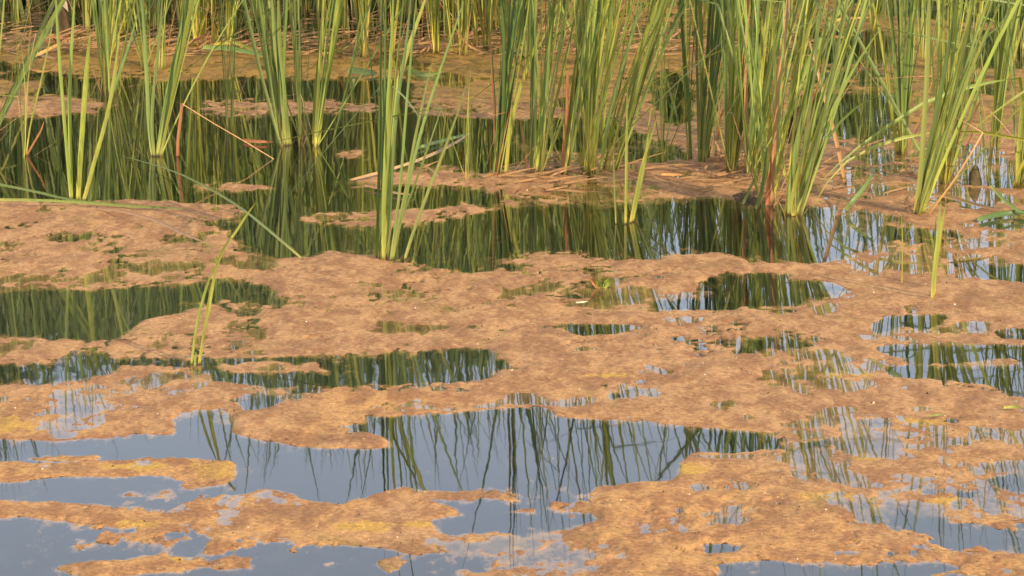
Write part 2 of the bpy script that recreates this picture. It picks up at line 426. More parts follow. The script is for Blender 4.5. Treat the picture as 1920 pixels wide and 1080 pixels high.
# rafts lying apart from the main mat (label, outline)
RAFTS = [
    ('small pinkish brown algae raft at the upper left of the big sky pool', [(640, 818), (665, 813), (700, 815), (725, 826), (736, 836), (700, 841), (640, 838), (600, 842), (560, 828), (600, 820)], 0.25, 0),
    ('thin sliver of orange algae floating just above the yellow-edged raft', [(48, 858), (80, 853), (150, 850), (190, 854), (180, 862), (120, 865), (60, 865)], 0.4, 0),
    ('long golden-edged algae raft across the sky pool at lower left', [(-60, 862), (60, 868), (190, 862), (330, 855), (400, 866), (440, 864), (444, 895), (425, 908), (350, 921), (338, 912), (362, 905), (290, 890), (240, 893), (120, 893), (70, 898), (30, 904), (-60, 904)], 0.85, 0.05),
    ('small low reddish raft of algae alone in the middle of the sky pool', [(766, 930), (790, 919), (830, 917), (900, 919), (960, 924), (990, 932), (960, 940), (880, 938), (800, 937)], 0.25, 0),
    ('tiny brown algae scrap in the sky reflection at bottom left', [(110, 1020), (130, 1013), (160, 1014), (178, 1022), (160, 1031), (120, 1031)], 0.35, 0),
    ('narrow algae scrap trailing beside the tiny brown one at bottom left', [(190, 1020), (240, 1008), (300, 1005), (340, 1002), (346, 1014), (300, 1022), (240, 1024), (195, 1024)], 0.5, 0),
    ('ragged orange algae raft on the bottom edge at lower left', [(88, 1064), (130, 1054), (180, 1058), (240, 1050), (300, 1044), (380, 1050), (470, 1050), (478, 1066), (400, 1070), (330, 1072), (200, 1082), (140, 1084), (95, 1072)], 0.5, 0),
    ('small orange raft touching the bottom edge near the centre', [(880, 1078), (930, 1066), (1000, 1058), (1066, 1062), (1060, 1080), (1000, 1110), (900, 1110)], 0.6, 0),
    ('small tan scrap of algae in the blue pool at lower right', [(1775, 978), (1800, 970), (1838, 972), (1842, 982), (1810, 987), (1780, 986)], 0.5, 0.05),
    ('sliver of pink algae among reed reflections beside the slanting leaf', [(350, 350), (400, 345), (470, 344), (525, 348), (500, 355), (430, 359), (370, 358)], 0.1, 0),
    ('short stub of pink algae beside the folded leaf', [(385, 444), (392, 434), (430, 430), (446, 436), (440, 446), (410, 452)], 0.1, 0),
    ('brown algae patch at the left edge behind the thin leaves', [(-80, 152), (20, 148), (60, 150), (82, 160), (60, 170), (0, 177), (-80, 180)], 0.2, 0.3),
    ('long pale brown algae raft at the left edge in front of the dark water', [(-80, 190), (0, 186), (60, 183), (120, 183), (180, 188), (215, 196), (185, 208), (120, 208), (60, 216), (-80, 220)], 0.1, 0.1),
    ('long flat algae strip behind the dense leaning clump in the upper left pond', [(362, 200), (400, 190), (470, 186), (560, 188), (640, 192), (700, 196), (690, 208), (600, 212), (500, 214), (440, 222), (380, 210)], 0.1, 0.25),
    ('curved algae strip crossing the water at the foot of the tall front clump', [(540, 412), (600, 402), (690, 396), (760, 393), (830, 384), (900, 378), (960, 380), (940, 392), (880, 400), (840, 410), (780, 416), (740, 424), (660, 424), (560, 416)], 0.1, 0.05),
    ('thin raft of pink algae in the pool below the folded leaf', [(392, 690), (440, 682), (520, 679), (600, 680), (640, 688), (600, 697), (500, 699), (420, 698)], 0.1, 0),
    ('little golden algae tuft left of the bright back clump reflection', [(618, 292), (640, 282), (670, 279), (692, 285), (680, 296), (640, 300)], 0.4, 0.3),
    ('low brown algae tongue in the narrow water left of the back mat', [(640, 200), (680, 192), (715, 196), (705, 208), (660, 212)], 0.15, 0.3),
    ('small greenish scrap of algae in the right hand pool', [(1660, 632), (1700, 624), (1790, 622), (1860, 628), (1840, 640), (1740, 642)], 0.5, 0.05),
]

us = np.concatenate([np.arange(-620, -20, 12), np.arange(-20, 1940, 3.0), np.arange(1940, 2560, 12)])
vs = np.concatenate([np.arange(-110, -10, 4), np.arange(-10, 1090, 2.0), np.arange(1090, 1420, 10)])
U, Vv = np.meshgrid(us, vs)
X, Y = pond(U, Vv)
EDGE_W = (fbm(X * 7, Y * 3.2, 3, 4, 0.6) - 0.5)
EDGE_F = (fbm(X * 26, Y * 12, 9, 3, 0.6) - 0.5)
BUMP = fbm(X * 15, Y * 9, 21, 4, 0.62)
LUMP = fbm(X * 3.2, Y * 1.8, 31, 3, 0.5)
THREAD = fbm(X * 42, Y * 19, 61, 4, 0.7) * 0.7 + 0.3 * fbm(X * 9, Y * 7, 65, 3)
HOLE = fbm(X * 4.5, Y * 3.6, 51, 5, 0.6)

def paint(field, poly, val):
    pu = [p[0] for p in poly]; pv = [p[1] for p in poly]
    iu0, iu1 = np.searchsorted(us, min(pu)), np.searchsorted(us, max(pu)) + 1
    iv0, iv1 = np.searchsorted(vs, min(pv)), np.searchsorted(vs, max(pv)) + 1
    s = (slice(iv0, iv1), slice(iu0, iu1))
    # outlines wobble a little so that they do not read as straight strokes
    k = inside(U[s] + EDGE_W[s] * 26 + EDGE_F[s] * 10, Vv[s] + EDGE_W[s] * 9 + EDGE_F[s] * 4, poly)
    field[s][k] = val

main = np.ones(U.shape)
for p in FILM: paint(main, p, 0.56)
for p in WATER: paint(main, p, 0.0)
out_u = np.maximum(np.maximum(-U - 20, U - 1940), 0) / 160
out_v = np.maximum(np.maximum(-Vv - 40, Vv - 1100), 0) / 60
outw = np.clip(np.maximum(out_u, out_v), 0, 1)
wild = sstep(fbm(X * 1.5, Y * 0.9, 77, 4), 0.42, 0.56)
main = main * (1 - outw) + wild * outw

ORANGE = sstep(Vv, 560, 960) * 0.62 + 0.05
OLIVE = sstep(Vv, 330, 90) * 0.95 + 0.28 * sstep(Vv, 470, 250) * sstep(U, 900, 1500) + 0.22 * sstep(Vv, 650, 800) * sstep(U, 1300, 1600)

SOFT = sstep(fbm(X * 2.2, Y * 1.3, 91, 3), 0.40, 0.62)
SCUM = 0.68 * sstep(fbm(X * 7, Y * 4.2, 211, 5, 0.62), 0.60, 0.72) * sstep(fbm(X * 1.3, Y * 0.9, 231, 3), 0.34, 0.48) * sstep(Vv, 880, 950)
CRACK = (1 - sstep(np.abs(fbm(X * 1.9, Y * 2.6, 151, 5, 0.6) - 0.5), 0.002, 0.022)) * sstep(fbm(X * 1.7, Y * 1.3, 171, 3), 0.50, 0.60)
SUNK = sstep(fbm(X * 2.3, Y * 1.9, 131, 5, 0.6), 0.50, 0.68)
SUNK_W = 0.50 + 0.5 * sstep(Vv, 640, 760) * sstep(U, 820, 1200) - 0.35 * sstep(Vv, 740, 800) * sstep(U, 860, 700)
film = np.zeros(U.shape)
for p in FILM: paint(film, p, 1.0)
SUNKMAP = np.maximum(SUNK * SUNK_W, 0.5 * blur(blur(film, 9, 1), 5, 0))
YEL = np.zeros(U.shape)
for yu, yv, ya, yb in [(400, 884, 70, 26), (20, 800, 70, 22), (1290, 882, 45, 18), (1640, 966, 50, 26), (1560, 930, 70, 14), (260, 876, 90, 12), (680, 990, 80, 16), (260, 985, 60, 14), (1560, 700, 90, 14), (1140, 705, 60, 8), (950, 1020, 90, 12), (1720, 790, 90, 10), (1780, 940, 60, 14), (340, 1050, 40, 10), (780, 985, 60, 8), (0, 916, 30, 10), (1620, 860, 40, 8)]:
    YEL = np.maximum(YEL, np.clip(1.25 - np.sqrt(((U - yu) / ya) ** 2 + ((Vv - yv) / yb) ** 2), 0, 1))

def mat_cover(field, raft=False):
    m1 = blur(blur(field, 4, 1), 3, 0)
    m2 = blur(blur(field, 22, 1), 9, 0)
    w2 = 0.40 + 0.55 * SOFT
    m = m1 * (1 - w2) + m2 * w2
    m = m + 0.05 + EDGE_W * 0.38 + EDGE_F * (0.50 + 0.35 * SOFT)
    m = m - (0.10 if raft else 0.20) * SUNK * SUNK_W
    if not raft: m = m + SCUM * (1 - sstep(field, 0.0, 0.4))
    m = m - 0.75 * CRACK * sstep(field, 0.5, 1.0)
    return m - 0.4 * sstep(HOLE, 0.62, 0.76) * sstep(field, 0.2, 0.8)

def mat_object(name, field, orange, olive):
    m = mat_cover(field, name == 'algae_raft')
    h = np.clip((m - 0.52) * 0.012, -0.008, 0.0025)
    up = sstep(m, 0.6, 1.0)
    h = h + up * ((LUMP - 0.5) * 0.018 + (BUMP - 0.45) * 0.007)
    h = h + (BUMP - 0.5) * 0.002 + SUNKMAP * (0.5 if name == 'algae_raft' else 1.0) * (-0.0042 + (THREAD - 0.5) * 0.020)
    keep = m > 0.0
    kq = keep[:-1, :-1] | keep[1:, :-1] | keep[:-1, 1:] | keep[1:, 1:]
    idx = np.arange(h.size).reshape(h.shape)
    q = np.stack([idx[1:, :-1], idx[1:, 1:], idx[:-1, 1:], idx[:-1, :-1]], -1)[kq]
    used = np.unique(q)
    remap = np.full(h.size, -1, np.int64); remap[used] = np.arange(len(used))
    V = np.stack([X.ravel(), Y.ravel(), h.ravel()], -1)[used]
    q = remap[q]
    wet = 1 - sstep(h.ravel()[used], -0.004, 0.0005)
    return fast_mesh(name, V, q, M_ALGAE, True, {'orange': orange.ravel()[used], 'olive': olive.ravel()[used], 'wet': wet, 'cover': m.ravel()[used], 'yellow': YEL.ravel()[used]}), np.where(m > 0.4, h, -0.05)

me, MAIN_H = mat_object('algae_mat', main, ORANGE, OLIVE)
tag(link_mesh('algae_mat', me), 'wide pinkish orange sheet of floating algae with open pools in it', 'algae mat', kind='stuff')
TOP_H = MAIN_H.copy()
for label, poly, og, ol in RAFTS:
    f = np.zeros(U.shape); paint(f, poly, 1.0)
    s = (slice(max(0, np.searchsorted(vs, min(p[1] for p in poly)) - 14), np.searchsorted(vs, max(p[1] for p in poly)) + 14),)
    me, hh = mat_object('algae_raft', f, np.full(U.shape, og), np.full(U.shape, ol))
    TOP_H = np.maximum(TOP_H, hh)
    tag(link_mesh('algae_raft', me), label, 'algae raft', 'algae rafts lying apart from the main mat')

def ground_z(u, v):
    iu = min(len(us) - 1, max(0, int(np.searchsorted(us, u)))); iv = min(len(vs) - 1, max(0, int(np.searchsorted(vs, v))))
    return max(0.0, float(TOP_H[iv, iu]))

# ------------------------------------------------------------------ reed leaves
def ribbon(P, W, side, fold=0.28):
    """three vertices across each station of a leaf; returns verts, quads, along"""
    V, Q, A = [], [], []
    n = len(P)
    for i in range(n):
        t = i / (n - 1)
        T = (P[min(i + 1, n - 1)] - P[max(i - 1, 0)]).normalized()
        s = side(t); s = (s - T * s.dot(T)).normalized()
        nn = T.cross(s)
        w = W[i] * 0.5
        V += [P[i] - s * w, P[i] + nn * (w * fold * 2), P[i] + s * w]
        A += [t, t, t]
        if i:
            a = 3 * (i - 1)
            Q += [(a, a + 1, a + 4, a + 3), (a + 1, a + 2, a + 5, a + 4)]
    return V, Q, A

def width_profile(t):
    return (0.72 + 0.28 * min(1, t / 0.12)) * (1 - max(0, (t - 0.5) / 0.5) ** 2.2) + 0.03

def leaf_points(bend, power, kink, n=10):
    pts = []
    for i in range(n):
        t = i / (n - 1)
        x = bend * t ** power
        z = t * (1 - 0.35 * bend * t)
        pts.append(Vector((x, 0, z)))
    if kink:
        k = int(kink * (n - 1)); piv = pts[k]
        rot = Matrix.Rotation(math.radians(R.uniform(70, 125)), 3, 'Y')
        for i in range(k + 1, n): pts[i] = piv + rot @ (pts[i] - piv)
    return pts

LEAVES = {}
def make_variants(key, count, wlo, whi, blo, bhi, kinks, mat):
    L = []
    for i in range(count):
        P = leaf_points(R.uniform(blo, bhi), R.uniform(1.6, 2.8), R.uniform(0.5, 0.78) if i < kinks else None)
        a0, tw = R.uniform(0, math.pi), R.uniform(-1.1, 1.1)
        w = R.uniform(wlo, whi)
        V, Q, A = ribbon(P, [w * width_profile(j / (len(P) - 1)) for j in range(len(P))],
                         lambda t: Vector((math.cos(a0 + tw * t), math.sin(a0 + tw * t), 0.01)))
        L.append(fast_mesh('leaf', V, Q, mat, True, {'along': A}))
    LEAVES[key] = L
make_variants('leaf', 44, 0.0038, 0.0092, 0.0, 0.20, 7, M_LEAF)
make_variants('slim', 16, 0.0035, 0.0065, 0.0, 0.2, 3, M_LEAF)
make_variants('arch', 10, 0.010, 0.015, 0.25, 0.55, 0, M_LEAF)
make_variants('dry', 16, 0.004, 0.009, 0.0, 0.2, 5, M_DRY)

TONES = {'mid': (0.95, 1.0, 0.9), 'bright': (1.32, 1.25, 0.85), 'dark': (0.46, 0.60, 0.52), 'dull': (0.80, 0.82, 0.78), 'dry': (1, 1, 1), 'red': (0.95, 0.62, 0.55), 'gold': (1.38, 1.18, 0.85)}  # dark also paints the shade of leaves turned from the sun

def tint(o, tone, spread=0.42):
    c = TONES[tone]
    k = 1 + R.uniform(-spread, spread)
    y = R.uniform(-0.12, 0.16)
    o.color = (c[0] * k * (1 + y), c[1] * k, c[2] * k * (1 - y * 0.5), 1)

def add_leaf(root, off, lean, dlean, h, key, tone, name='leaf'):
    me = R.choice(LEAVES[key])
    o = link_mesh(name, me, root)
    rot = Matrix.Rotation(math.radians(lean), 4, 'Y') @ Matrix.Rotation(math.radians(dlean), 4, 'X') @ Matrix.Rotation(R.uniform(0, 2 * math.pi), 4, 'Z')
    o.matrix_local = Matrix.Translation(off) @ rot @ Matrix.Scale(h, 4)
    tint(o, tone)
    return o

def path_leaf(root, pts, width, tone, mat=M_LEAF, depth=0.0, twist=0.5, name='leaf', taper=True, a0=0.0):
    """one leaf that follows waypoints seen at (u, v); it stands at the depth of its foot and drifts by depth metres"""
    base = Vector(root.location)
    Yb = min(pond(*pts[0])[1], base.y + 0.6)
    W3 = [stand(u, v, Yb + depth * i / max(1, len(pts) - 1)) for i, (u, v) in enumerate(pts)]
    # Catmull-Rom through the waypoints
    Pn = []
    n = 11
    for i in range(n):
        s = i / (n - 1) * (len(W3) - 1); k = min(int(s), len(W3) - 2); f = s - k
        p0, p1, p2, p3 = W3[max(k - 1, 0)], W3[k], W3[k + 1], W3[min(k + 2, len(W3) - 1)]
        Pn.append(0.5 * ((2 * p1) + (p2 - p0) * f + (2 * p0 - 5 * p1 + 4 * p2 - p3) * f * f + (3 * p1 - p0 - 3 * p2 + p3) * f ** 3))
    Pn = [p - base for p in Pn]
    Wd = [width * 0.68 * (width_profile(i / (n - 1)) if taper else 1.0) for i in range(n)]
    V, Q, A = ribbon(Pn, Wd, lambda t: Vector((math.cos(a0 + twist * t), math.sin(a0 + twist * t), 0.02)))
    o = link_mesh(name, fast_mesh(name, V, Q, mat, True, {'along': A}), root)
    tint(o, tone, 0.08)
    return o

def clump(label, u, v, n, spread, lean, fan, h, tone='mid', key='leaf', dry=0, group=None, mixt=None, arch=0, name='reed_clump', hvar=0.22):
    x, y = pond(u, v)
    root = empty(name, (x, y, -0.02))
    tag(root, label, 'reeds', group or 'reed clumps standing in the pond')
    sp = spread * y / F_PX
    n = int(n * 1.6 + 0.5)
    h = h * 1.22 if h > 1 else h
    dry = dry + n // 7
    tufts = [(R.uniform(-1, 1), R.uniform(-1, 1), R.gauss(0, fan * 0.4)) for _ in range(max(1, n // 6))]
    for i in range(n):
        ta, tb, tl = R.choice(tufts)
        a = ta + R.gauss(0, 0.13)
        off = Vector((a * sp, (tb + R.gauss(0, 0.13)) * sp * 1.8, 0))
        ln = lean + ta * fan * 0.6 + tl + R.gauss(0, fan * 0.5)
        if R.random() < 0.1: ln += R.gauss(0, 14)
        kk = key if R.random() < 0.75 else 'slim'
        if i < arch: kk = 'arch'
        hh = h * R.uniform(1 - hvar, 1 + hvar * 0.6)
        tn = mixt if (mixt and R.random() < 0.4) else tone
        add_leaf(root, off, ln, R.gauss(0, 5), hh, kk, tn)
    for i in range(dry):
        a = R.uniform(-1.2, 1.2)
        add_leaf(root, Vector((a * sp, R.uniform(-1, 0.5) * sp * 1.5, 0)), lean + a * fan + R.gauss(0, 12), R.gauss(0, 8), h * R.uniform(0.22, 0.5), 'dry', R.choice(['dry', 'dry', 'red']), 'dead_leaf')
    for i in range(min(9, n // 2)):
        a = R.uniform(-1.2, 1.2)
        add_leaf(root, Vector((a * sp, R.uniform(-1.2, 0.4) * sp * 1.5, 0)), lean + a * 25 + R.gauss(0, 15), R.gauss(0, 15), R.uniform(0.07, 0.22), 'dry', R.choice(['dry', 'red', 'dull']), 'sheath')
    return root

# --- clumps whose feet stand in the photograph, left to right
clump('loose slanting reed leaves leaning in from the left edge', -46, 285, 10, 26, 24, 5, 1.1, 'dull', mixt='mid')
c = clump('thin sparse reed tuft with a curled red leaf near the left edge', 48, 292, 4, 4, 4, 10, 0.7, 'gold', 'slim')
path_leaf(c, [(50, 292), (62, 270), (76, 246), (83, 226)], 0.012, 'red', M_DRY)
path_leaf(c, [(49, 292), (58, 230), (75, 160), (96, 60), (100, 20)], 0.010, 'gold')
path_leaf(c, [(47, 292), (49, 200), (56, 120), (68, 60)], 0.008, 'dry', M_DRY)

c = clump('bright young reed clump of five spreading leaves at the mat edge on the left', 145, 376, 0, 5, 0, 1, 1, 'bright')
for pts, w, tn in [
    ([(133, 376), (126, 290), (116, 170), (107, 40), (103, -60)], 0.019, 'bright'),
    ([(135, 376), (131, 260), (131, 150), (136, 60), (142, -40)], 0.020, 'bright'),
    ([(146, 377), (152, 280), (158, 190), (164, 110), (170, 58)], 0.028, 'bright'),
    ([(157, 377), (175, 310), (200, 220), (216, 130), (226, 40)], 0.022, 'bright'),
    ([(155, 377), (178, 300), (206, 190), (240, 90), (262, 10)], 0.017, 'mid'),
    ([(150, 376), (148, 330), (150, 280)], 0.014, 'bright')]:
    path_leaf(c, pts, w, tn, depth=R.uniform(-0.1, 0.15))

c = clump('broad leaved reed clump leaning right in the upper left pond', 291, 293, 6, 10, 6, 8, 1.1, 'mid', mixt='bright')
path_leaf(c, [(298, 293), (312, 220), (330, 130), (350, 50), (375, -60)], 0.040, 'bright', twist=0.3)
path_leaf(c, [(296, 293), (306, 230), (320, 150), (338, 70), (352, -40)], 0.034, 'mid', twist=0.3)
path_leaf(c, [(286, 293), (279, 230), (276, 160), (270, 60), (262, -30)], 0.024, 'mid')
path_leaf(c, [(290, 293), (285, 240), (288, 170), (300, 60), (306, -40)], 0.020, 'dull')

clump('fanned reed clump rooted in the back mat at left, beside crossed straws', 196, 106, 11, 10, -1, 9, 1.25, 'mid', mixt='bright')
clump('reed clump in dark water just right of the crossed straws', 207, 176, 13, 12, 5, 11, 1.05, 'mid', mixt='bright', dry=1)
clump('dense upright reed clump on the back mat, second from left', 293, 126, 17, 26, 1, 6, 1.3, 'mid', mixt='bright', dry=2)
clump('yellow green reed clump standing left of the red bent straw', 372, 84, 13, 17, 0, 5, 1.3, 'bright')
clump('yellow green reed clump behind the fallen pale leaf on the back mat', 418, 84, 14, 19, 2, 5, 1.3, 'bright')
clump('short stout reed clump with its foot in water left of the dense slanting pair', 431, 238, 9, 9, 1, 3, 0.75, 'bright', mixt='mid')
c = clump('dense reed clump tilting slightly left, in open water left of centre', 530, 273, 9, 12, -3, 5, 1.25, 'mid', mixt='dull')
for pts, w in [([(540, 273), (528, 180), (514, 60), (508, -40)], 0.026), ([(535, 273), (534, 180), (522, 60), (524, -60)], 0.022), ([(545, 272), (536, 200), (528, 110), (524, 0)], 0.018)]:
    path_leaf(c, pts, w, 'mid')
clump('loose dark reed leaves between the dense slanting pair of clumps', 562, 272, 6, 10, 3, 5, 1.1, 'dull', 'slim')
c = clump('reed clump leaning right beside the dense left tilting one', 592, 273, 7, 9, 6, 5, 1.25, 'mid', mixt='bright')
for pts, w in [([(588, 273), (592, 180), (602, 90), (624, -20)], 0.026), ([(597, 273), (606, 190), (620, 90), (642, -30)], 0.022)]:
    path_leaf(c, pts, w, 'bright')
clump('sparse slanting reed leaves right of the leaning clump, left of centre', 621, 270, 4, 6, 13, 6, 1.15, 'mid', 'slim')

clump('glowing yellow green reed clump at the back, left of the tallest front clump', 688, 108, 18, 14, 0, 5, 1.25, 'gold', mixt='bright', dry=2)
clump('reed clump half hidden behind the tall front clump', 734, 100, 9, 9, 1, 5, 1.25, 'bright', dry=3)
clump('slim reed clump rooted in orange litter on the back mat', 818, 102, 8, 7, 1, 4, 1.25, 'bright', dry=2)
clump('tall bright reed clump on the back mat above the bare brown patch', 862, 106, 16, 15, 1, 4, 1.3, 'bright', mixt='gold')
clump('bright fanned reed clump next to a golden leaf at the back centre', 906, 90, 13, 11, 1, 7, 1.25, 'bright', mixt='gold', dry=1)

c = clump('tallest front reed clump with a dark left side, foot in the centre pool', 728, 489, 5, 16, 5, 4, 1.1, 'mid', 'slim', mixt='dull')
for pts, w, tn, dp in [
    ([(718, 490), (722, 400), (733, 280), (748, 150), (790, 20), (810, -40)], 0.032, 'bright', 0.2),
    ([(719, 490), (719, 400), (722, 300), (728, 180), (736, 40), (738, -60)], 0.024, 'bright', 0.0),
    ([(706, 486), (709, 400), (712, 250), (714, 100), (720, -60)], 0.020, 'dark', -0.05),  # dark tint on the left leaves paints the clump's shaded side
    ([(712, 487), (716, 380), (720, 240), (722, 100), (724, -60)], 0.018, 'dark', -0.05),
    ([(732, 490), (742, 420), (752, 330), (762, 200), (775, 60), (785, -50)], 0.018, 'mid', 0.0),
    ([(736, 489), (748, 420), (762, 350), (778, 260), (800, 160), (812, 110)], 0.020, 'dull', 0.1),
    ([(759, 487), (770, 450), (788, 400), (808, 345), (830, 290), (862, 200), (876, 150)], 0.021, 'dull', 0.1),
    ([(734, 489), (755, 400), (776, 300), (806, 190), (850, 60), (870, 0)], 0.020, 'mid', 0.15),
    ([(726, 488), (734, 340), (744, 200), (762, 80), (772, -30)], 0.024, 'dull', 0.1)]:
    path_leaf(c, pts, w * 0.78, tn, depth=dp)
clump('slender pale reed shoots left of the dark central clump', 884, 334, 4, 10, 1, 3, 0.6, 'gold', 'slim')
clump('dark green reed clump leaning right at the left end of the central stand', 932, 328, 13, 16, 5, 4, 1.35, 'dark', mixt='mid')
c = clump('reed clump beside the dark one with a broad bright leaf in the central stand', 1000, 323, 9, 22, 5, 5, 1.35, 'mid', mixt='dull')
for pts, w, tn in [
    ([(1008, 323), (1012, 240), (1022, 140), (1034, 50), (1046, -60)], 0.030, 'bright'),
    ([(1002, 323), (1003, 220), (1004, 120), (1006, 0), (1007, -60)], 0.022, 'mid'),
    ([(996, 323), (997, 220), (998, 120), (998, 0), (1000, -60)], 0.022, 'dark'),  # shaded left half, put into the leaf tint
    ([(948, 326), (956, 250), (974, 170), (1000, 96), (1024, 20)], 0.022, 'bright')]:
    path_leaf(c, pts, w, tn)
c = clump('leaning reed leaves around a dead red brown stalk in the central stand', 1046, 325, 9, 20, 8, 5, 1.3, 'mid', mixt='bright')
path_leaf(c, [(1055, 328), (1058, 260), (1063, 190), (1064, 141)], 0.019, 'red', M_DRY, name='dead_stalk', taper=False)
path_leaf(c, [(988, 318), (984, 280), (978, 240), (974, 222)], 0.012, 'dry', M_DRY, name='dead_leaf')
c = clump('big bright reed clump leaning right at the right end of the central stand', 1113, 322, 20, 24, 8, 7, 1.35, 'bright', mixt='mid', arch=1)
for pts, w, tn in [
    ([(1113, 322), (1120, 240), (1136, 150), (1160, 60), (1182, -30)], 0.026, 'gold'),
    ([(1101, 322), (1098, 240), (1097, 140), (1104, 40), (1110, -50)], 0.028, 'mid'),
    ([(1126, 322), (1140, 230), (1162, 140), (1190, 50), (1216, -40)], 0.022, 'mid')]:
    path_leaf(c, pts, w, tn)
clump('loose reed leaves leaning far right beside the central stand', 1146, 318, 8, 12, 14, 5, 1.3, 'mid')
c = clump('three leaved bright reed shoot standing in the pool right of centre', 1178, 418, 0, 4, 0, 1, 1)
for pts, w, tn in [
    ([(1182, 418), (1192, 370), (1204, 310), (1220, 260), (1233, 216)], 0.017, 'gold'),
    ([(1186, 416), (1198, 360), (1210, 300), (1216, 240), (1222, 196)], 0.014, 'bright'),
    ([(1173, 420), (1174, 350), (1175, 260), (1176, 160)], 0.015, 'gold'),
    ([(1155, 420), (1152, 350), (1150, 270)], 0.008, 'dry')]:
    path_leaf(c, pts, w, tn)
clump('short reed tuft with an orange foot between the central and right stands', 1244, 302, 7, 5, 4, 10, 0.62, 'bright', mixt='gold', dry=1)
clump('small upright reed shoots behind the orange footed tuft', 1290, 118, 6, 8, 2, 5, 0.9, 'bright')
clump('thin reed tuft in the brown patch behind the central stand', 1238, 110, 8, 20, 1, 5, 0.8, 'mid', 'slim')

clump('dark green upright reed clump at the left end of the right stand', 1308, 302, 19, 17, 3, 5, 1.35, 'dark', mixt='mid', dry=2)
c = clump('tuft of crossed dead brown reed leaves at the foot of the right stand', 1346, 300, 3, 8, 2, 8, 0.5, 'dull', 'slim', dry=3)
path_leaf(c, [(1344, 300), (1332, 265), (1318, 226), (1314, 212)], 0.013, 'dry', M_DRY, name='dead_leaf')
path_leaf(c, [(1358, 302), (1344, 270), (1330, 236)], 0.012, 'dry', M_DRY, name='dead_leaf')
path_leaf(c, [(1346, 262), (1350, 225), (1362, 195), (1372, 180)], 0.013, 'red', M_DRY, name='dead_leaf')
clump('bright fan shaped reed clump second in the right stand', 1373, 323, 17, 11, 3, 7, 1.35, 'bright', mixt='mid')
c = clump('reed clump with tall orange dead leaves in the right stand', 1404, 330, 13, 12, 3, 6, 1.35, 'mid', mixt='bright', arch=1)
for pts, w, tn in [
    ([(1400, 330), (1399, 230), (1399, 120), (1402, 0), (1402, -50)], 0.022, 'dry'),
    ([(1402, 232), (1405, 190), (1414, 160), (1432, 60), (1440, 40)], 0.016, 'dry')]:
    path_leaf(c, pts, w, tn, M_DRY, name='dead_leaf')
c = clump('reed clump with a thick red brown dead stalk in brown debris, right of centre', 1437, 384, 8, 14, 2, 7, 1.3, 'mid', mixt='bright', dry=2)
path_leaf(c, [(1440, 386), (1440, 360), (1446, 320), (1452, 270)], 0.030, 'red', M_DRY, name='dead_stalk', taper=False)
path_leaf(c, [(1448, 386), (1454, 240), (1464, 130), (1478, 0), (1484, -60)], 0.032, 'dry', M_DRY, name='dead_leaf')
path_leaf(c, [(1416, 392), (1424, 372), (1432, 330), (1438, 276)], 0.020, 'dull')
path_leaf(c, [(1392, 384), (1408, 350), (1424, 318), (1436, 280)], 0.016, 'mid')
path_leaf(c, [(1474, 342), (1466, 290), (1460, 240), (1452, 200)], 0.018, 'bright')
c = clump('brightest front reed clump with glowing yellow foot in the right stand', 1487, 404, 11, 12, 12, 6, 1.3, 'mid', mixt='bright')
for pts, w, tn, dp in [
    ([(1484, 404), (1488, 330), (1502, 240), (1524, 150), (1545, 70), (1556, 0)], 0.030, 'bright', 0.1),
    ([(1490, 405), (1496, 350), (1516, 260), (1546, 170), (1580, 80), (1610, 10)], 0.026, 'gold', 0.1),
    ([(1480, 404), (1484, 340), (1494, 270), (1512, 190), (1530, 110)], 0.028, 'mid', 0.0),
    ([(1488, 406), (1487, 380), (1490, 350), (1500, 300)], 0.026, 'gold', -0.05),
    ([(1494, 402), (1512, 330), (1546, 240), (1600, 130), (1660, 40)], 0.022, 'bright', 0.1),
    ([(1497, 400), (1512, 350), (1550, 262), (1602, 204), (1650, 180), (1700, 186)], 0.018, 'dull', -0.1)]:
    path_leaf(c, pts, w, tn, depth=dp)
clump('tangled reed leaves behind the brightest front clump', 1446, 322, 18, 30, 7, 8, 1.35, 'mid', mixt='bright', dry=2, arch=2)
clump('reed leaves crowding behind the red brown stalk', 1400, 262, 14, 34, 4, 7, 1.3, 'mid', mixt='dull', dry=1)

c = clump('tall narrow reed clump tilting left on a brown foot, in the grey water at right', 1690, 288, 13, 10, -1, 8, 1.3, 'mid', mixt='dark')
path_leaf(c, [(1684, 288), (1672, 210), (1660, 120), (1645, 40), (1628, -30)], 0.024, 'bright')
path_leaf(c, [(1697, 288), (1702, 200), (1712, 100), (1716, 0), (1720, -50)], 0.022, 'mid')
c = clump('big slanting reed clump with a dark left side in the right foreground', 1724, 402, 8, 10, 12, 5, 1.3, 'mid', mixt='bright')
for pts, w, tn in [
    ([(1720, 402), (1732, 340), (1746, 260), (1766, 160), (1784, 60), (1800, -40)], 0.030, 'dark'),  # shade of the left side painted by the dark tint
    ([(1726, 402), (1740, 330), (1762, 240), (1790, 150), (1812, 50), (1826, -40)], 0.028, 'bright'),
    ([(1731, 402), (1750, 330), (1778, 250), (1810, 160), (1850, 60), (1880, 0)], 0.024, 'mid'),
    ([(1716, 403), (1726, 330), (1732, 240), (1738, 140), (1742, 20), (1744, -40)], 0.030, 'mid')]:
    path_leaf(c, pts, w, tn)
for i in range(6):
    add_leaf(c, Vector((R.uniform(-0.03, 0.03), R.uniform(-0.05, 0.0), 0)), R.uniform(-30, 25), R.uniform(-10, 10), R.uniform(0.10, 0.2), 'dry', 'red', 'dead_leaf')
clump('bright reed clump just behind the big slanting one at right', 1768, 346, 17, 11, 3, 6, 1.3, 'bright', mixt='mid')
clump('upright narrow reed clump beside the brown reed base stump at right', 1848, 346, 7, 5, 0, 2.5, 1.25, 'bright', mixt='mid')
clump('upright reed clump behind the narrow one beside the reed base stump', 1862, 282, 7, 7, 1, 3, 1.25, 'mid')
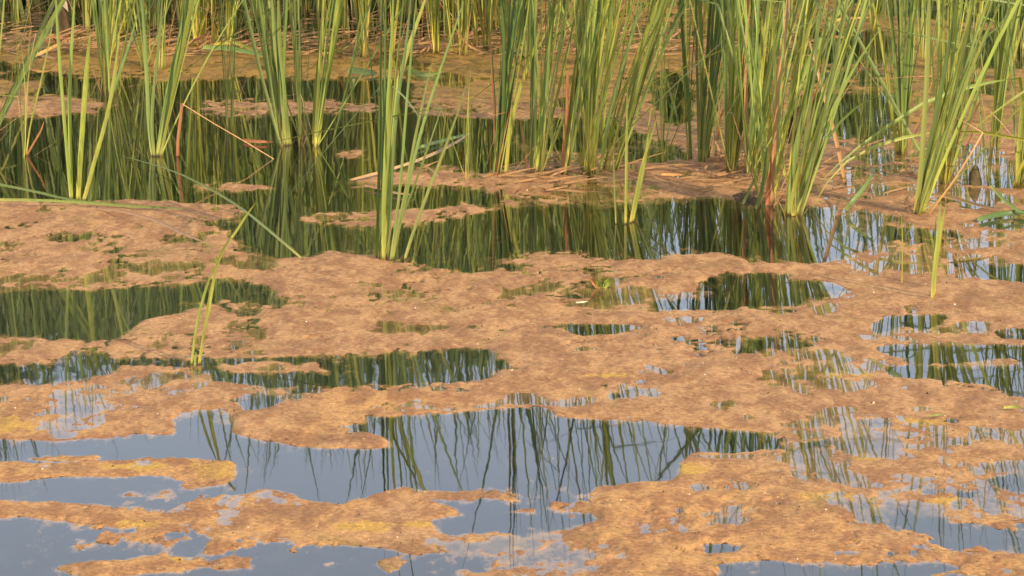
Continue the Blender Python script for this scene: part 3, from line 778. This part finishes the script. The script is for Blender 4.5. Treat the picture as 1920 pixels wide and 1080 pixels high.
clump('reed clump cut by the right edge of the view', 1914, 344, 7, 8, -2, 4, 1.25, 'mid')
c = clump('lone bright seedling reed on the bare mat in the right foreground', 1749, 560, 0, 3, 0, 1, 1)
for pts, w, tn in [
    ([(1748, 562), (1751, 510), (1757, 460), (1761, 410), (1764, 372)], 0.017, 'gold'),
    ([(1750, 558), (1755, 500), (1762, 450), (1768, 410), (1774, 385)], 0.016, 'gold'),
    ([(1752, 540), (1757, 490), (1762, 440), (1766, 402)], 0.015, 'bright'),
    ([(1749, 556), (1751, 500), (1753, 450), (1754, 400)], 0.012, 'bright')]:
    path_leaf(c, pts, w, tn)
c = clump('single thread thin reed stem on the mat left of the seedling', 1691, 531, 0, 2, 0, 1, 1, name='reed_shoot')
path_leaf(c, [(1691, 532), (1692, 490), (1692, 440), (1690, 398)], 0.007, 'gold', name='stem')
c = clump('folded pair of yellow green leaves rising from the mat at left', 368, 678, 0, 3, 0, 1, 1)
path_leaf(c, [(359, 684), (367, 620), (378, 570), (390, 530), (402, 498)], 0.012, 'gold')
path_leaf(c, [(374, 684), (382, 625), (392, 580), (402, 520), (412, 478), (434, 446)], 0.012, 'bright', taper=False)
path_leaf(c, [(372, 684), (384, 612), (396, 540), (414, 480), (432, 446)], 0.009, 'gold', taper=False)
path_leaf(c, [(434, 446), (444, 432), (462, 404), (481, 378)], 0.012, 'gold')
path_leaf(c, [(366, 684), (366, 672), (368, 660)], 0.010, 'gold')

# arching leaves over the grey water at right
c = clump('long arching reed leaves drooping over the grey water at right', 1905, 352, 3, 6, 3, 5, 1.2, 'mid')
for pts, w, tn, dp in [
    ([(1906, 352), (1912, 240), (1916, 150), (1840, 158), (1750, 184), (1660, 240), (1590, 292), (1535, 345)], 0.024, 'bright', -0.5),
    ([(1912, 352), (1985, 280), (1940, 268), (1860, 250), (1760, 246), (1680, 262), (1610, 288), (1560, 330), (1520, 396)], 0.020, 'bright', -0.5),
    ([(1900, 352), (1925, 290), (1985, 200), (1960, 150), (1900, 186), (1840, 230), (1780, 286)], 0.018, 'bright', -0.2),
    ([(1902, 352), (1930, 200), (1960, 60), (1930, 20), (1860, 62), (1760, 110), (1700, 160)], 0.016, 'mid', 0.0)]:
    path_leaf(c, pts, w, tn, depth=dp)

# --- the dense bed along the top of the view
ORD = ['first', 'second', 'third', 'fourth', 'fifth', 'sixth', 'seventh', 'eighth', 'ninth', 'tenth', 'eleventh', 'twelfth', 'thirteenth', 'fourteenth', 'fifteenth', 'sixteenth', 'seventeenth', 'eighteenth', 'nineteenth', 'twentieth', 'twenty first', 'twenty second', 'twenty third', 'twenty fourth', 'twenty fifth', 'twenty sixth', 'twenty seventh', 'twenty eighth', 'twenty ninth', 'thirtieth']
for i in range(30):
    u = -70 + i * 36 + R.uniform(-14, 14)
    v = R.uniform(8, 66)
    clump('green reed clump in the dense row along the back edge, %s from the left' % ORD[i], u, v, 14, 18, R.uniform(-3, 5), 6, 1.7, R.choice(['mid', 'mid', 'bright', 'dull', 'dark']), group='reed clumps crowded along the back edge', dry=1, mixt='mid')
for i, (u, v) in enumerate(sorted([(1165, 60), (1230, 30), (1330, 70), (1385, 110), (1450, 90), (1420, 20), (1500, 40), (1560, 8), (1620, -4), (1740, 110), (1790, 150), (1700, 20), (1830, 60), (1880, 150), (1905, 90), (1950, 120), (1650, 60)])):
    clump('loose reed clump among the channels at the back right, %s from the left' % ORD[i], u, v, 9, 16, R.uniform(0, 7), 6, 1.15, R.choice(['mid', 'mid', 'bright', 'dull']), group='reed clumps among the channels at the back right', mixt='bright')
for i, (u, v) in enumerate([(955, 96), (1000, 150), (1040, 100), (1085, 120), (1130, 96)]):
    clump('reed clump half hidden behind the central stand, %s from the left' % ORD[i], u, v, 11, 18, R.uniform(3, 9), 6, 1.3, R.choice(['mid', 'bright']), group='reed clumps behind the central stand', mixt='dull', dry=1)

# --- the far bed and shrubs, beyond the top of the view; the pools mirror them
def merged_bed(name, spots, label):
    """many leaves in one mesh: countless far reeds"""
    Vs, Qs, As, n0 = [], [], [], 0
    for (x, y, h) in spots:
        P = leaf_points(R.uniform(0, 0.14), 2.2, None, 6)
        a0 = R.uniform(0, math.pi)
        V, Q, A = ribbon(P, [0.0105 * width_profile(j / 5) for j in range(6)], lambda t: Vector((math.cos(a0), math.sin(a0), 0.01)))
        rot = Matrix.Rotation(math.radians(R.gauss(3, 6)), 3, 'Y') @ Matrix.Rotation(math.radians(R.gauss(0, 5)), 3, 'X') @ Matrix.Rotation(R.uniform(0, 6.28), 3, 'Z') @ Matrix.Scale(h, 3)
        Vs += [rot @ p + Vector((x, y, -0.02)) for p in V]
        Qs += [tuple(i + n0 for i in q) for q in Q]; As += A; n0 += len(V)
    o = link_mesh(name, fast_mesh(name, Vs, Qs, M_LEAF, True, {'along': As}))
    o.color = (0.85, 0.92, 0.9, 1)
    return tag(o, label, 'reeds', kind='stuff')
spots = []
for i in range(8000):
    y = R.uniform(22.0, 27.5)
    x = R.uniform(-6.5, 6.5)
    dens = 1.0 if x < 0.5 else 0.95
    if R.random() > dens: continue
    hh = (3.0 if x < 0.5 else (2.15 if x < 1.5 else (1.85 if x < 2.4 else 1.5))) + 0.30 * math.sin(x * 2.1 + y) + R.uniform(-0.5, 0.35)
    spots.append((x, y, hh))
merged_bed('far_reed_bed', spots, 'dense far reed bed beyond the back edge of the pond')

def shrub(x, y, rx, rz, n, label):
    root = empty('willow_shrub', (x, y, -0.05))
    tag(root, label, 'shrub', 'shrubs on the far side of the pond')
    Vs, Qs = [], []
    for i in range(n):
        d = Vector((R.gauss(0, 1), R.gauss(0, 1), R.gauss(0, 1))).normalized() * R.uniform(0.45, 1.0) ** 0.6
        p = Vector((d.x * rx, d.y * rx * 0.8, rz * 0.52 + d.z * rz * 0.52)) + Vector((R.gauss(0, .08), R.gauss(0, .08), R.gauss(0, .08)))
        a = Vector((R.gauss(0, 1), R.gauss(0, 1), R.gauss(0, 1))).normalized()
        b = a.orthogonal().normalized()
        L, w = R.uniform(0.10, 0.2), R.uniform(0.03, 0.06)
        k = len(Vs)
        Vs += [p - a * L, p + b * w, p + a * L, p - b * w]
        Qs.append((k, k + 1, k + 2, k + 3))
    link_mesh('foliage', fast_mesh('foliage', Vs, Qs, M_SHRUB, False), root)
    Tv, Tq = [], []
    for s in range(5):
        dx, dy = R.uniform(-rx, rx) * 0.6, R.uniform(-rx, rx) * 0.5
        for j in range(4):
            t = j / 3; r = 0.05 * (1 - t * 0.75)
            for a in range(6):
                Tv.append((dx * t + r * math.cos(a * 1.047), dy * t + r * math.sin(a * 1.047), t * rz * 0.8))
        k = s * 24
        for j in range(3):
            for a in range(6):
                Tq.append((k + j * 6 + a, k + j * 6 + (a + 1) % 6, k + (j + 1) * 6 + (a + 1) % 6, k + (j + 1) * 6 + a))
    link_mesh('stems', fast_mesh('stems', Tv, Tq, M_STUMP), root)
for x, y, rx, rz in [(-6.4, 29.5, 1.6, 4.3), (-4.6, 30.5, 1.5, 4.4), (-3.0, 29.8, 1.4, 4.25), (-1.4, 30.4, 1.5, 4.4), (0.0, 29.6, 1.0, 3.8), (-8.2, 30, 1.8, 4.5)]:
    shrub(x, y, rx, rz, 3600, 'dark leafy shrub on the far side, seen only mirrored in the pools')

# ------------------------------------------------------------------ fallen leaves, straws and small things
def fallen(name, label, cat, pts, width, tone, mat, lift=0.012, zs=None, group='leaves and straws lying on the pond'):
    """a leaf or straw lying on water and mat through the surveyed points; zs gives heights above the pond"""
    P = []
    for i, (u, v) in enumerate(pts):
        z = zs[i] if zs else ground_z(u, v) + lift
        x, y = pond(u, v)
        k = 1 - z / H_CAM
        P.append(Vector((x * k, y * k, z)))
    base = P[0].copy()
    n = 12; Pn = []
    for i in range(n):
        s = i / (n - 1) * (len(P) - 1); k = min(int(s), len(P) - 2); f = s - k
        p0, p1, p2, p3 = P[max(k - 1, 0)], P[k], P[k + 1], P[min(k + 2, len(P) - 1)]
        Pn.append(0.5 * ((2 * p1) + (p2 - p0) * f + (2 * p0 - 5 * p1 + 4 * p2 - p3) * f * f + (3 * p1 - p0 - 3 * p2 + p3) * f ** 3) - base)
    ax = (P[-1] - P[0]).normalized()
    V, Q, A = ribbon(Pn, [width * width_profile(j / (n - 1)) for j in range(n)], lambda t: ax.cross(Vector((0.05, -0.9, 0.45))).normalized(), 0.3)
    o = link_mesh(name, fast_mesh(name, V, Q, mat, True, {'along': A}))
    o.location = base
    tint(o, tone, 0.05)
    return tag(o, label, cat, group)

fallen('slanting_leaf', 'long yellow green leaf slanting down across the mat left of centre', 'leaf', [(568, 486), (520, 445), (460, 396), (390, 352), (312, 316), (215, 289)], 0.0095, 'gold', M_LEAF, zs=[0.01, 0.05, 0.08, 0.06, 0.02, 0.012])
fallen('fallen_leaf', 'long grey green leaf lying in from the left edge to the bright young clump', 'leaf', [(-90, 332), (0, 346), (70, 360), (150, 377), (280, 386)], 0.010, 'dull', M_LEAF, zs=[0.07, 0.06, 0.04, 0.02, 0.015])
fallen('fallen_leaf', 'pale leaf lying flat along the mat edge at left, below the young clump', 'leaf', [(-60, 374), (60, 375), (160, 380), (240, 386), (300, 389), (360, 392)], 0.011, 'mid', M_LEAF, zs=[0.03, 0.03, 0.02, 0.018, 0.016, 0.014])
fallen('fallen_leaf', 'thin brown leaf trailing over the mat toward the folded leaves', 'leaf', [(180, 388), (230, 396), (290, 412), (350, 440), (397, 460)], 0.012, 'dry', M_DRY, zs=[0.018, 0.03, 0.035, 0.03, 0.015])
fallen('dry_straw', 'long pale straw slanting up through the tall front clump', 'straw', [(655, 338), (730, 318), (800, 294), (860, 264), (880, 248)], 0.013, 'dry', M_DRY, zs=[0.015, 0.03, 0.045, 0.06, 0.065])
fallen('fallen_leaf', 'green leaf floating across the water left of the dark central clump', 'leaf', [(780, 278), (820, 266), (860, 256), (885, 250)], 0.014, 'mid', M_LEAF)
fallen('dry_straw', 'short curled straw on the brown mat right of the tall front clump', 'straw', [(782, 302), (800, 312), (818, 326), (821, 332), (812, 336)], 0.008, 'dry', M_DRY)
fallen('dry_straw', 'pale straw lying on the water below the tall front clump', 'straw', [(680, 346), (715, 354), (745, 362), (775, 365)], 0.010, 'dry', M_DRY)
fallen('dry_straw', 'short yellow stick floating in front of the right stand', 'straw', [(1238, 327), (1255, 327), (1282, 328)], 0.009, 'gold', M_DRY)
fallen('dry_straw', 'pale straw crossing another on the back mat at left', 'straw', [(48, 110), (80, 98), (118, 80), (165, 68)], 0.018, 'gold', M_DRY, zs=[0.02, 0.05, 0.06, 0.05])
fallen('dry_straw', 'short straw lying under the crossed pale straw at left', 'straw', [(60, 100), (85, 105), (106, 110)], 0.014, 'dry', M_DRY)
fallen('dry_straw', 'reddish straw lying flat behind the crossed straws', 'straw', [(74, 72), (100, 70), (140, 72)], 0.016, 'red', M_DRY)
fallen('dry_straw', 'red brown bent straw on the back mat', 'straw', [(350, 82), (370, 74), (388, 66), (394, 82)], 0.016, 'red', M_DRY, zs=[0.03, 0.06, 0.12, 0.03])
fallen('fallen_leaf', 'pale green leaf fallen flat on the back mat', 'leaf', [(378, 88), (420, 90), (460, 96), (500, 106)], 0.026, 'mid', M_LEAF, zs=[0.05, 0.05, 0.04, 0.02])
fallen('fallen_leaf', 'yellow leaf fallen flat beside the pale green one', 'leaf', [(400, 84), (440, 80), (480, 96), (505, 104)], 0.018, 'gold', M_LEAF, zs=[0.06, 0.06, 0.03, 0.02])
fallen('fallen_leaf', 'curved dull leaf lying at the edge of the back mat', 'leaf', [(762, 124), (780, 136), (805, 140), (835, 132)], 0.024, 'mid', M_LEAF)
fallen('fallen_leaf', 'broad dull leaf lying on the water left of the tall front clump', 'leaf', [(650, 130), (680, 134), (708, 138)], 0.034, 'dull', M_LEAF)
fallen('dry_straw', 'pale broken straw leaning at the back left of the glowing clump', 'straw', [(624, 98), (640, 84), (660, 66)], 0.020, 'dry', M_DRY, zs=[0.02, 0.1, 0.18])
fallen('dry_straw', 'thin dark straw leaning through the bright back clumps', 'straw', [(848, 44), (880, 86), (930, 104)], 0.012, 'dull', M_DRY, zs=[0.2, 0.05, 0.02])
fallen('dry_straw', 'golden straw lying on the channel mat at back right', 'straw', [(1535, 44), (1580, 36), (1630, 32)], 0.016, 'gold', M_DRY, zs=[0.02, 0.05, 0.03])
fallen('dry_straw', 'pinkish straw lying on the channel mat behind the golden one', 'straw', [(1510, 14), (1545, 15), (1575, 18)], 0.016, 'dry', M_DRY)
fallen('dry_straw', 'light brown straw lying on the brown patch behind the central stand', 'straw', [(1188, 88), (1215, 87), (1262, 90)], 0.014, 'dry', M_DRY)
fallen('dry_straw', 'red brown straw floating in open water left of the dense clump', 'straw', [(455, 262), (480, 265), (512, 266)], 0.014, 'red', M_DRY)
fallen('dry_straw', 'orange straw lying on the mat right of the big slanting clump', 'straw', [(1742, 364), (1790, 372), (1840, 386), (1880, 392)], 0.013, 'dry', M_DRY)
fallen('dry_straw', 'pale twig end by the foot of the big slanting clump', 'straw', [(1698, 332), (1710, 336), (1724, 341)], 0.012, 'dry', M_DRY)
fallen('fallen_leaf', 'green leaf lying into the water at the right edge', 'leaf', [(1832, 412), (1870, 402), (1910, 398), (1960, 400)], 0.020, 'dark', M_LEAF)
fallen('fallen_leaf', 'pale leaf slanting down to the water at the right edge', 'leaf', [(1856, 346), (1880, 372), (1905, 392), (1930, 402)], 0.013, 'mid', M_LEAF, zs=[0.10, 0.06, 0.03, 0.012])
fallen('fallen_leaf', 'short pale green leaf tip pricking out of the grey weed at right', 'leaf', [(1585, 395), (1600, 376), (1620, 352), (1640, 320)], 0.016, 'mid', M_LEAF, zs=[0.01, 0.05, 0.09, 0.14])
fallen('dry_straw', 'white twig lying on the bare mat below the green sprig', 'straw', [(1080, 567), (1086, 567), (1094, 566), (1102, 565)], 0.004, 'gold', M_FLUFF)
fallen('fallen_leaf', 'bright green leaf scrap on the mat at the right edge', 'leaf', [(1882, 764), (1898, 763), (1916, 764)], 0.008, 'bright', M_LEAF)
fallen('fallen_leaf', 'pale thin leaf lying on orange crumbs in the right foreground', 'leaf', [(1742, 779), (1758, 778), (1774, 776)], 0.006, 'dull', M_LEAF)
fallen('dead_leaf', 'long orange straw leaning into the grey weed right of the right stand', 'straw', [(1585, 345), (1572, 280), (1555, 215), (1535, 140), (1510, 50)], 0.016, 'dry', M_DRY, zs=[0.0, 0.14, 0.28, 0.44, 0.62])

# broken red stalk with its straw bent down into the water
br = empty('broken_stalk', Vector((*pond(335, 292), 0)))
tag(br, 'broken red brown reed stalk with a thin straw bent down from its tip', 'reed stalk')
path_leaf(br, [(333, 294), (334, 260), (338, 225), (341, 194)], 0.019, 'red', M_DRY, name='stalk', taper=False)
Yb = pond(333, 294)[1]
Pp = [stand(341, 194, Yb), stand(350, 200, Yb), stand(400, 231, Yb - 0.05), stand(460, 266, Yb - 0.1), Vector((*pond(513, 298), 0.0))]
V, Q, A = ribbon([p - Vector(br.location) for p in Pp], [0.004] * 5, lambda t: Vector((0.3, 0.2, 1)))
tint(link_mesh('bent_straw', fast_mesh('bent_straw', V, Q, M_DRY, True, {'along': A}), br), 'dry')

# small green sprig on the bare mat
sx, sy = pond(1128, 541)
spg = empty('green_sprig', (sx, sy, ground_z(1128, 541)))
tag(spg, 'tiny green sprig of curled leaves poking out of the bare mat', 'plant')
for a, ln, hh, tn in [(-0.006, -20, 0.045, 'mid'), (0.0, 5, 0.05, 'gold'), (0.008, 25, 0.05, 'bright'), (0.012, 35, 0.045, 'gold'), (-0.012, -45, 0.05, 'red'), (0.004, -5, 0.035, 'mid')]:
    P = [Vector((a + math.sin(math.radians(ln)) * hh * t * 0.8, -0.01 * t, hh * (t - 0.25 * t * t))) for t in (0, .25, .5, .75, 1)]
    V, Q, A = ribbon(P, [0.008, 0.016, 0.018, 0.012, 0.002], lambda t: Vector((1, 0.3 * a * 50, 0)), 0.3)
    tint(link_mesh('leaf', fast_mesh('leaf', V, Q, M_DRY if tn == 'red' else M_LEAF, True, {'along': A}), spg), tn)

# stumps
def stump(u, v, r, h, label, dome, mat, cut=None):
    x, y = pond(u, v)
    root = empty('rotten_stump', (x, y, -0.03))
    tag(root, label, 'stump', 'rotten stumps in the pond')
    V, Q, na, nz = [], [], 14, 9
    for j in range(nz):
        t = j / (nz - 1)
        rr = r * (math.sqrt(max(0.02, 1 - t ** 2.2)) if dome else (1.12 - 0.22 * t) * (1 + 0.5 * (1 - t) ** 6))
        for a in range(na):
            an = a / na * 2 * math.pi
            k = 1 + 0.14 * math.sin(an * 3 + j) + R.uniform(-0.06, 0.06)
            z = t * h + (0 if dome or j < nz - 1 else h * 0.12 * math.sin(an + 1.2) + R.uniform(-.03, .03))
            V.append((math.cos(an) * rr * k, math.sin(an) * rr * k, z))
    for j in range(nz - 1):
        for a in range(na):
            Q.append((j * na + a, j * na + (a + 1) % na, (j + 1) * na + (a + 1) % na, (j + 1) * na + a))
    V.append((0, 0, h * (1.0 if dome else 0.96))); c0 = len(V) - 1; b = (nz - 1) * na
    for a in range(0, na, 2):
        Q.append((b + a, b + a + 1, b + (a + 2) % na, c0))
    link_mesh('body', fast_mesh('body', V, Q, mat), root)
    if cut:
        # splintered pale wood on the lit side of the top
        SV = [(r * 0.2, -r * 0.95, h * 0.80), (r * 1.15, -r * 0.75, h * 0.62), (r * 1.0, -r * 0.7, h * 0.82), (r * 0.4, -r * 0.9, h * 1.05), (-r * 0.1, -r * 0.95, h * 1.0),
              (r * 0.2, -r * 0.6, h * 0.80), (r * 0.95, -r * 0.4, h * 0.62), (r * 0.8, -r * 0.4, h * 0.82), (r * 0.4, -r * 0.5, h * 1.05), (-r * 0.1, -r * 0.5, h * 1.0)]
        SQ = [(0, 1, 2, 3), (0, 3, 4, 4)]
        me = bpy.data.meshes.new('splintered_wood')
        me.from_pydata(SV, [], [(0, 1, 2, 3, 4), (5, 9, 8, 7, 6), (0, 5, 6, 1), (1, 6, 7, 2), (2, 7, 8, 3), (3, 8, 9, 4), (4, 9, 5, 0)])
        me.materials.append(M_PALEWOOD)
        link_mesh('splintered_wood', me, root)
    return root
stump(114, 62, 0.042, 0.24, 'brown broken stump with pale splintered top at the back left', False, M_STUMP, True)
dome = stump(1828, 344, 0.027, 0.105, 'low brown domed stump of old reed bases in the grey water at right', True, M_DOME)  # brown dome in place of a shaded reed clump base
for i in range(12):
    an = R.uniform(0, 6.28)
    add_leaf(dome, Vector((0.03 * math.cos(an), 0.03 * math.sin(an), 0.01)), R.gauss(0, 22), R.gauss(0, 22), R.uniform(0.06, 0.13), 'dry', R.choice(['dull', 'dry', 'red']), 'sheath')
stump(1490, 268, 0.028, 0.17, 'thin dark rotten stump behind the brightest front clump', False, M_STUMP)

# brown debris round the red stalk
dbx, dby = pond(1412, 372)
db = empty('debris_heap', (dbx, dby, -0.01))
tag(db, 'dark heap of rotting reed sheaths at the foot of the right stand', 'debris')
V, Q = [], []
for i in range(9):
    for j in range(15):
        a, b = j / 14 * 2 - 1, i / 8 * 2 - 1
        hgt = 0.032 * max(0, 1 - a * a - b * b) ** 0.7 * (0.6 + 0.8 * R.random()) - 0.004
        V.append((a * 0.10, b * 0.16, hgt))
for i in range(8):
    for j in range(14):
        k = i * 15 + j
        Q.append((k, k + 1, k + 16, k + 15))
link_mesh('mound', fast_mesh('mound', V, Q, M_STUMP), db)
for i in range(26):
    add_leaf(db, Vector((R.uniform(-.07, .07), R.uniform(-.1, .04), 0.01)), R.uniform(-50, 50), R.uniform(-20, 30), R.uniform(0.08, 0.2), 'dry', R.choice(['dull', 'red', 'dry']), 'sheath')

# ------------------------------------------------------------------ specks of fluff and crumbs on the mats
def specks(name, label, n, mat, smin, smax, seed, pred):
    rs = np.random.default_rng(seed)
    Vs, Qs = [], []
    tries = 0
    while len(Qs) < n * 4 and tries < n * 40:
        tries += 1
        u, v = rs.uniform(-60, 1980), rs.uniform(40, 1100)
        iu, iv = np.searchsorted(us, u), np.searchsorted(vs, v)
        if iv >= len(vs) or iu >= len(us) or TOP_H[iv, iu] < 0.002 or not pred(u, v, rs): continue
        x, y = pond(u, v); z = TOP_H[iv, iu]
        s = rs.uniform(smin, smax) * (0.6 + rs.random() ** 3)
        k = len(Vs); an = rs.uniform(0, 6.28)
        for j in range(3):
            Vs.append((x + s * math.cos(an + j * 2.09) * 1.3, y + s * math.sin(an + j * 2.09), z - 0.001))
        Vs.append((x + rs.uniform(-s, s) * .4, y, z + s * rs.uniform(0.7, 1.5)))
        Qs += [(k, k + 1, k + 3), (k + 1, k + 2, k + 3), (k + 2, k, k + 3), (k, k + 2, k + 1)]
    tag(link_mesh(name, fast_mesh(name, Vs, Qs, mat, False)), label, 'debris', kind='stuff')
cl = lambda u, v, rs: rs.random() < (0.9 if EDGE_W[min(len(vs) - 1, np.searchsorted(vs, v)), min(len(us) - 1, np.searchsorted(us, u))] > 0.06 else 0.16) + 0.65 * (abs(u - 1720) < 90 and 740 < v < 800)
specks('seed_fluff', 'pale specks of seed fluff scattered over the mats', 420, M_FLUFF, 0.0009, 0.0026, 4, cl)
specks('dark_crumbs', 'dark crumbs of rotting plants scattered over the mats', 620, M_CRUMB, 0.0015, 0.0032, 8, lambda u, v, rs: True)
# litter of dead leaves along the foot of the back bed
LV, LQ, LA = [], [], []
for i in range(1250):
    u, v = R.uniform(-60, 1500), R.choice([R.uniform(20, 110), R.uniform(60, 104)])
    if i >= 900:
        u, v = R.choice([R.gauss(1050, 90), R.gauss(1420, 80), R.gauss(1740, 60)]), R.gauss(325, 28)
        if ground_z(u, v) < 0.0005: continue
    x, y = pond(u, v)
    an = R.gauss(0, 0.9); L = R.uniform(0.05, 0.22); z0 = max(0, ground_z(u, v)) + 0.008; up = abs(R.gauss(0, 0.25))
    d = Vector((math.cos(an), math.sin(an), up)).normalized()
    P = [Vector((x, y, z0)) + d * L * t + Vector((0, 0, -0.05 * L * t * t)) for t in (0, .33, .66, 1)]
    V, Q, A = ribbon(P, [0.008, 0.011, 0.009, 0.003], lambda t: Vector((-d.y, d.x, R.uniform(0.2, 1))))
    k = len(LV); LV += V; LQ += [tuple(q + k for q in f) for f in Q]; LA += A
o = link_mesh('reed_litter', fast_mesh('reed_litter', LV, LQ, M_DRY, True, {'along': LA}))
o.color = (0.8, 0.72, 0.62, 1)
tag(o, 'tangled litter of dead leaves along the foot of the back bed', 'litter', kind='stuff')
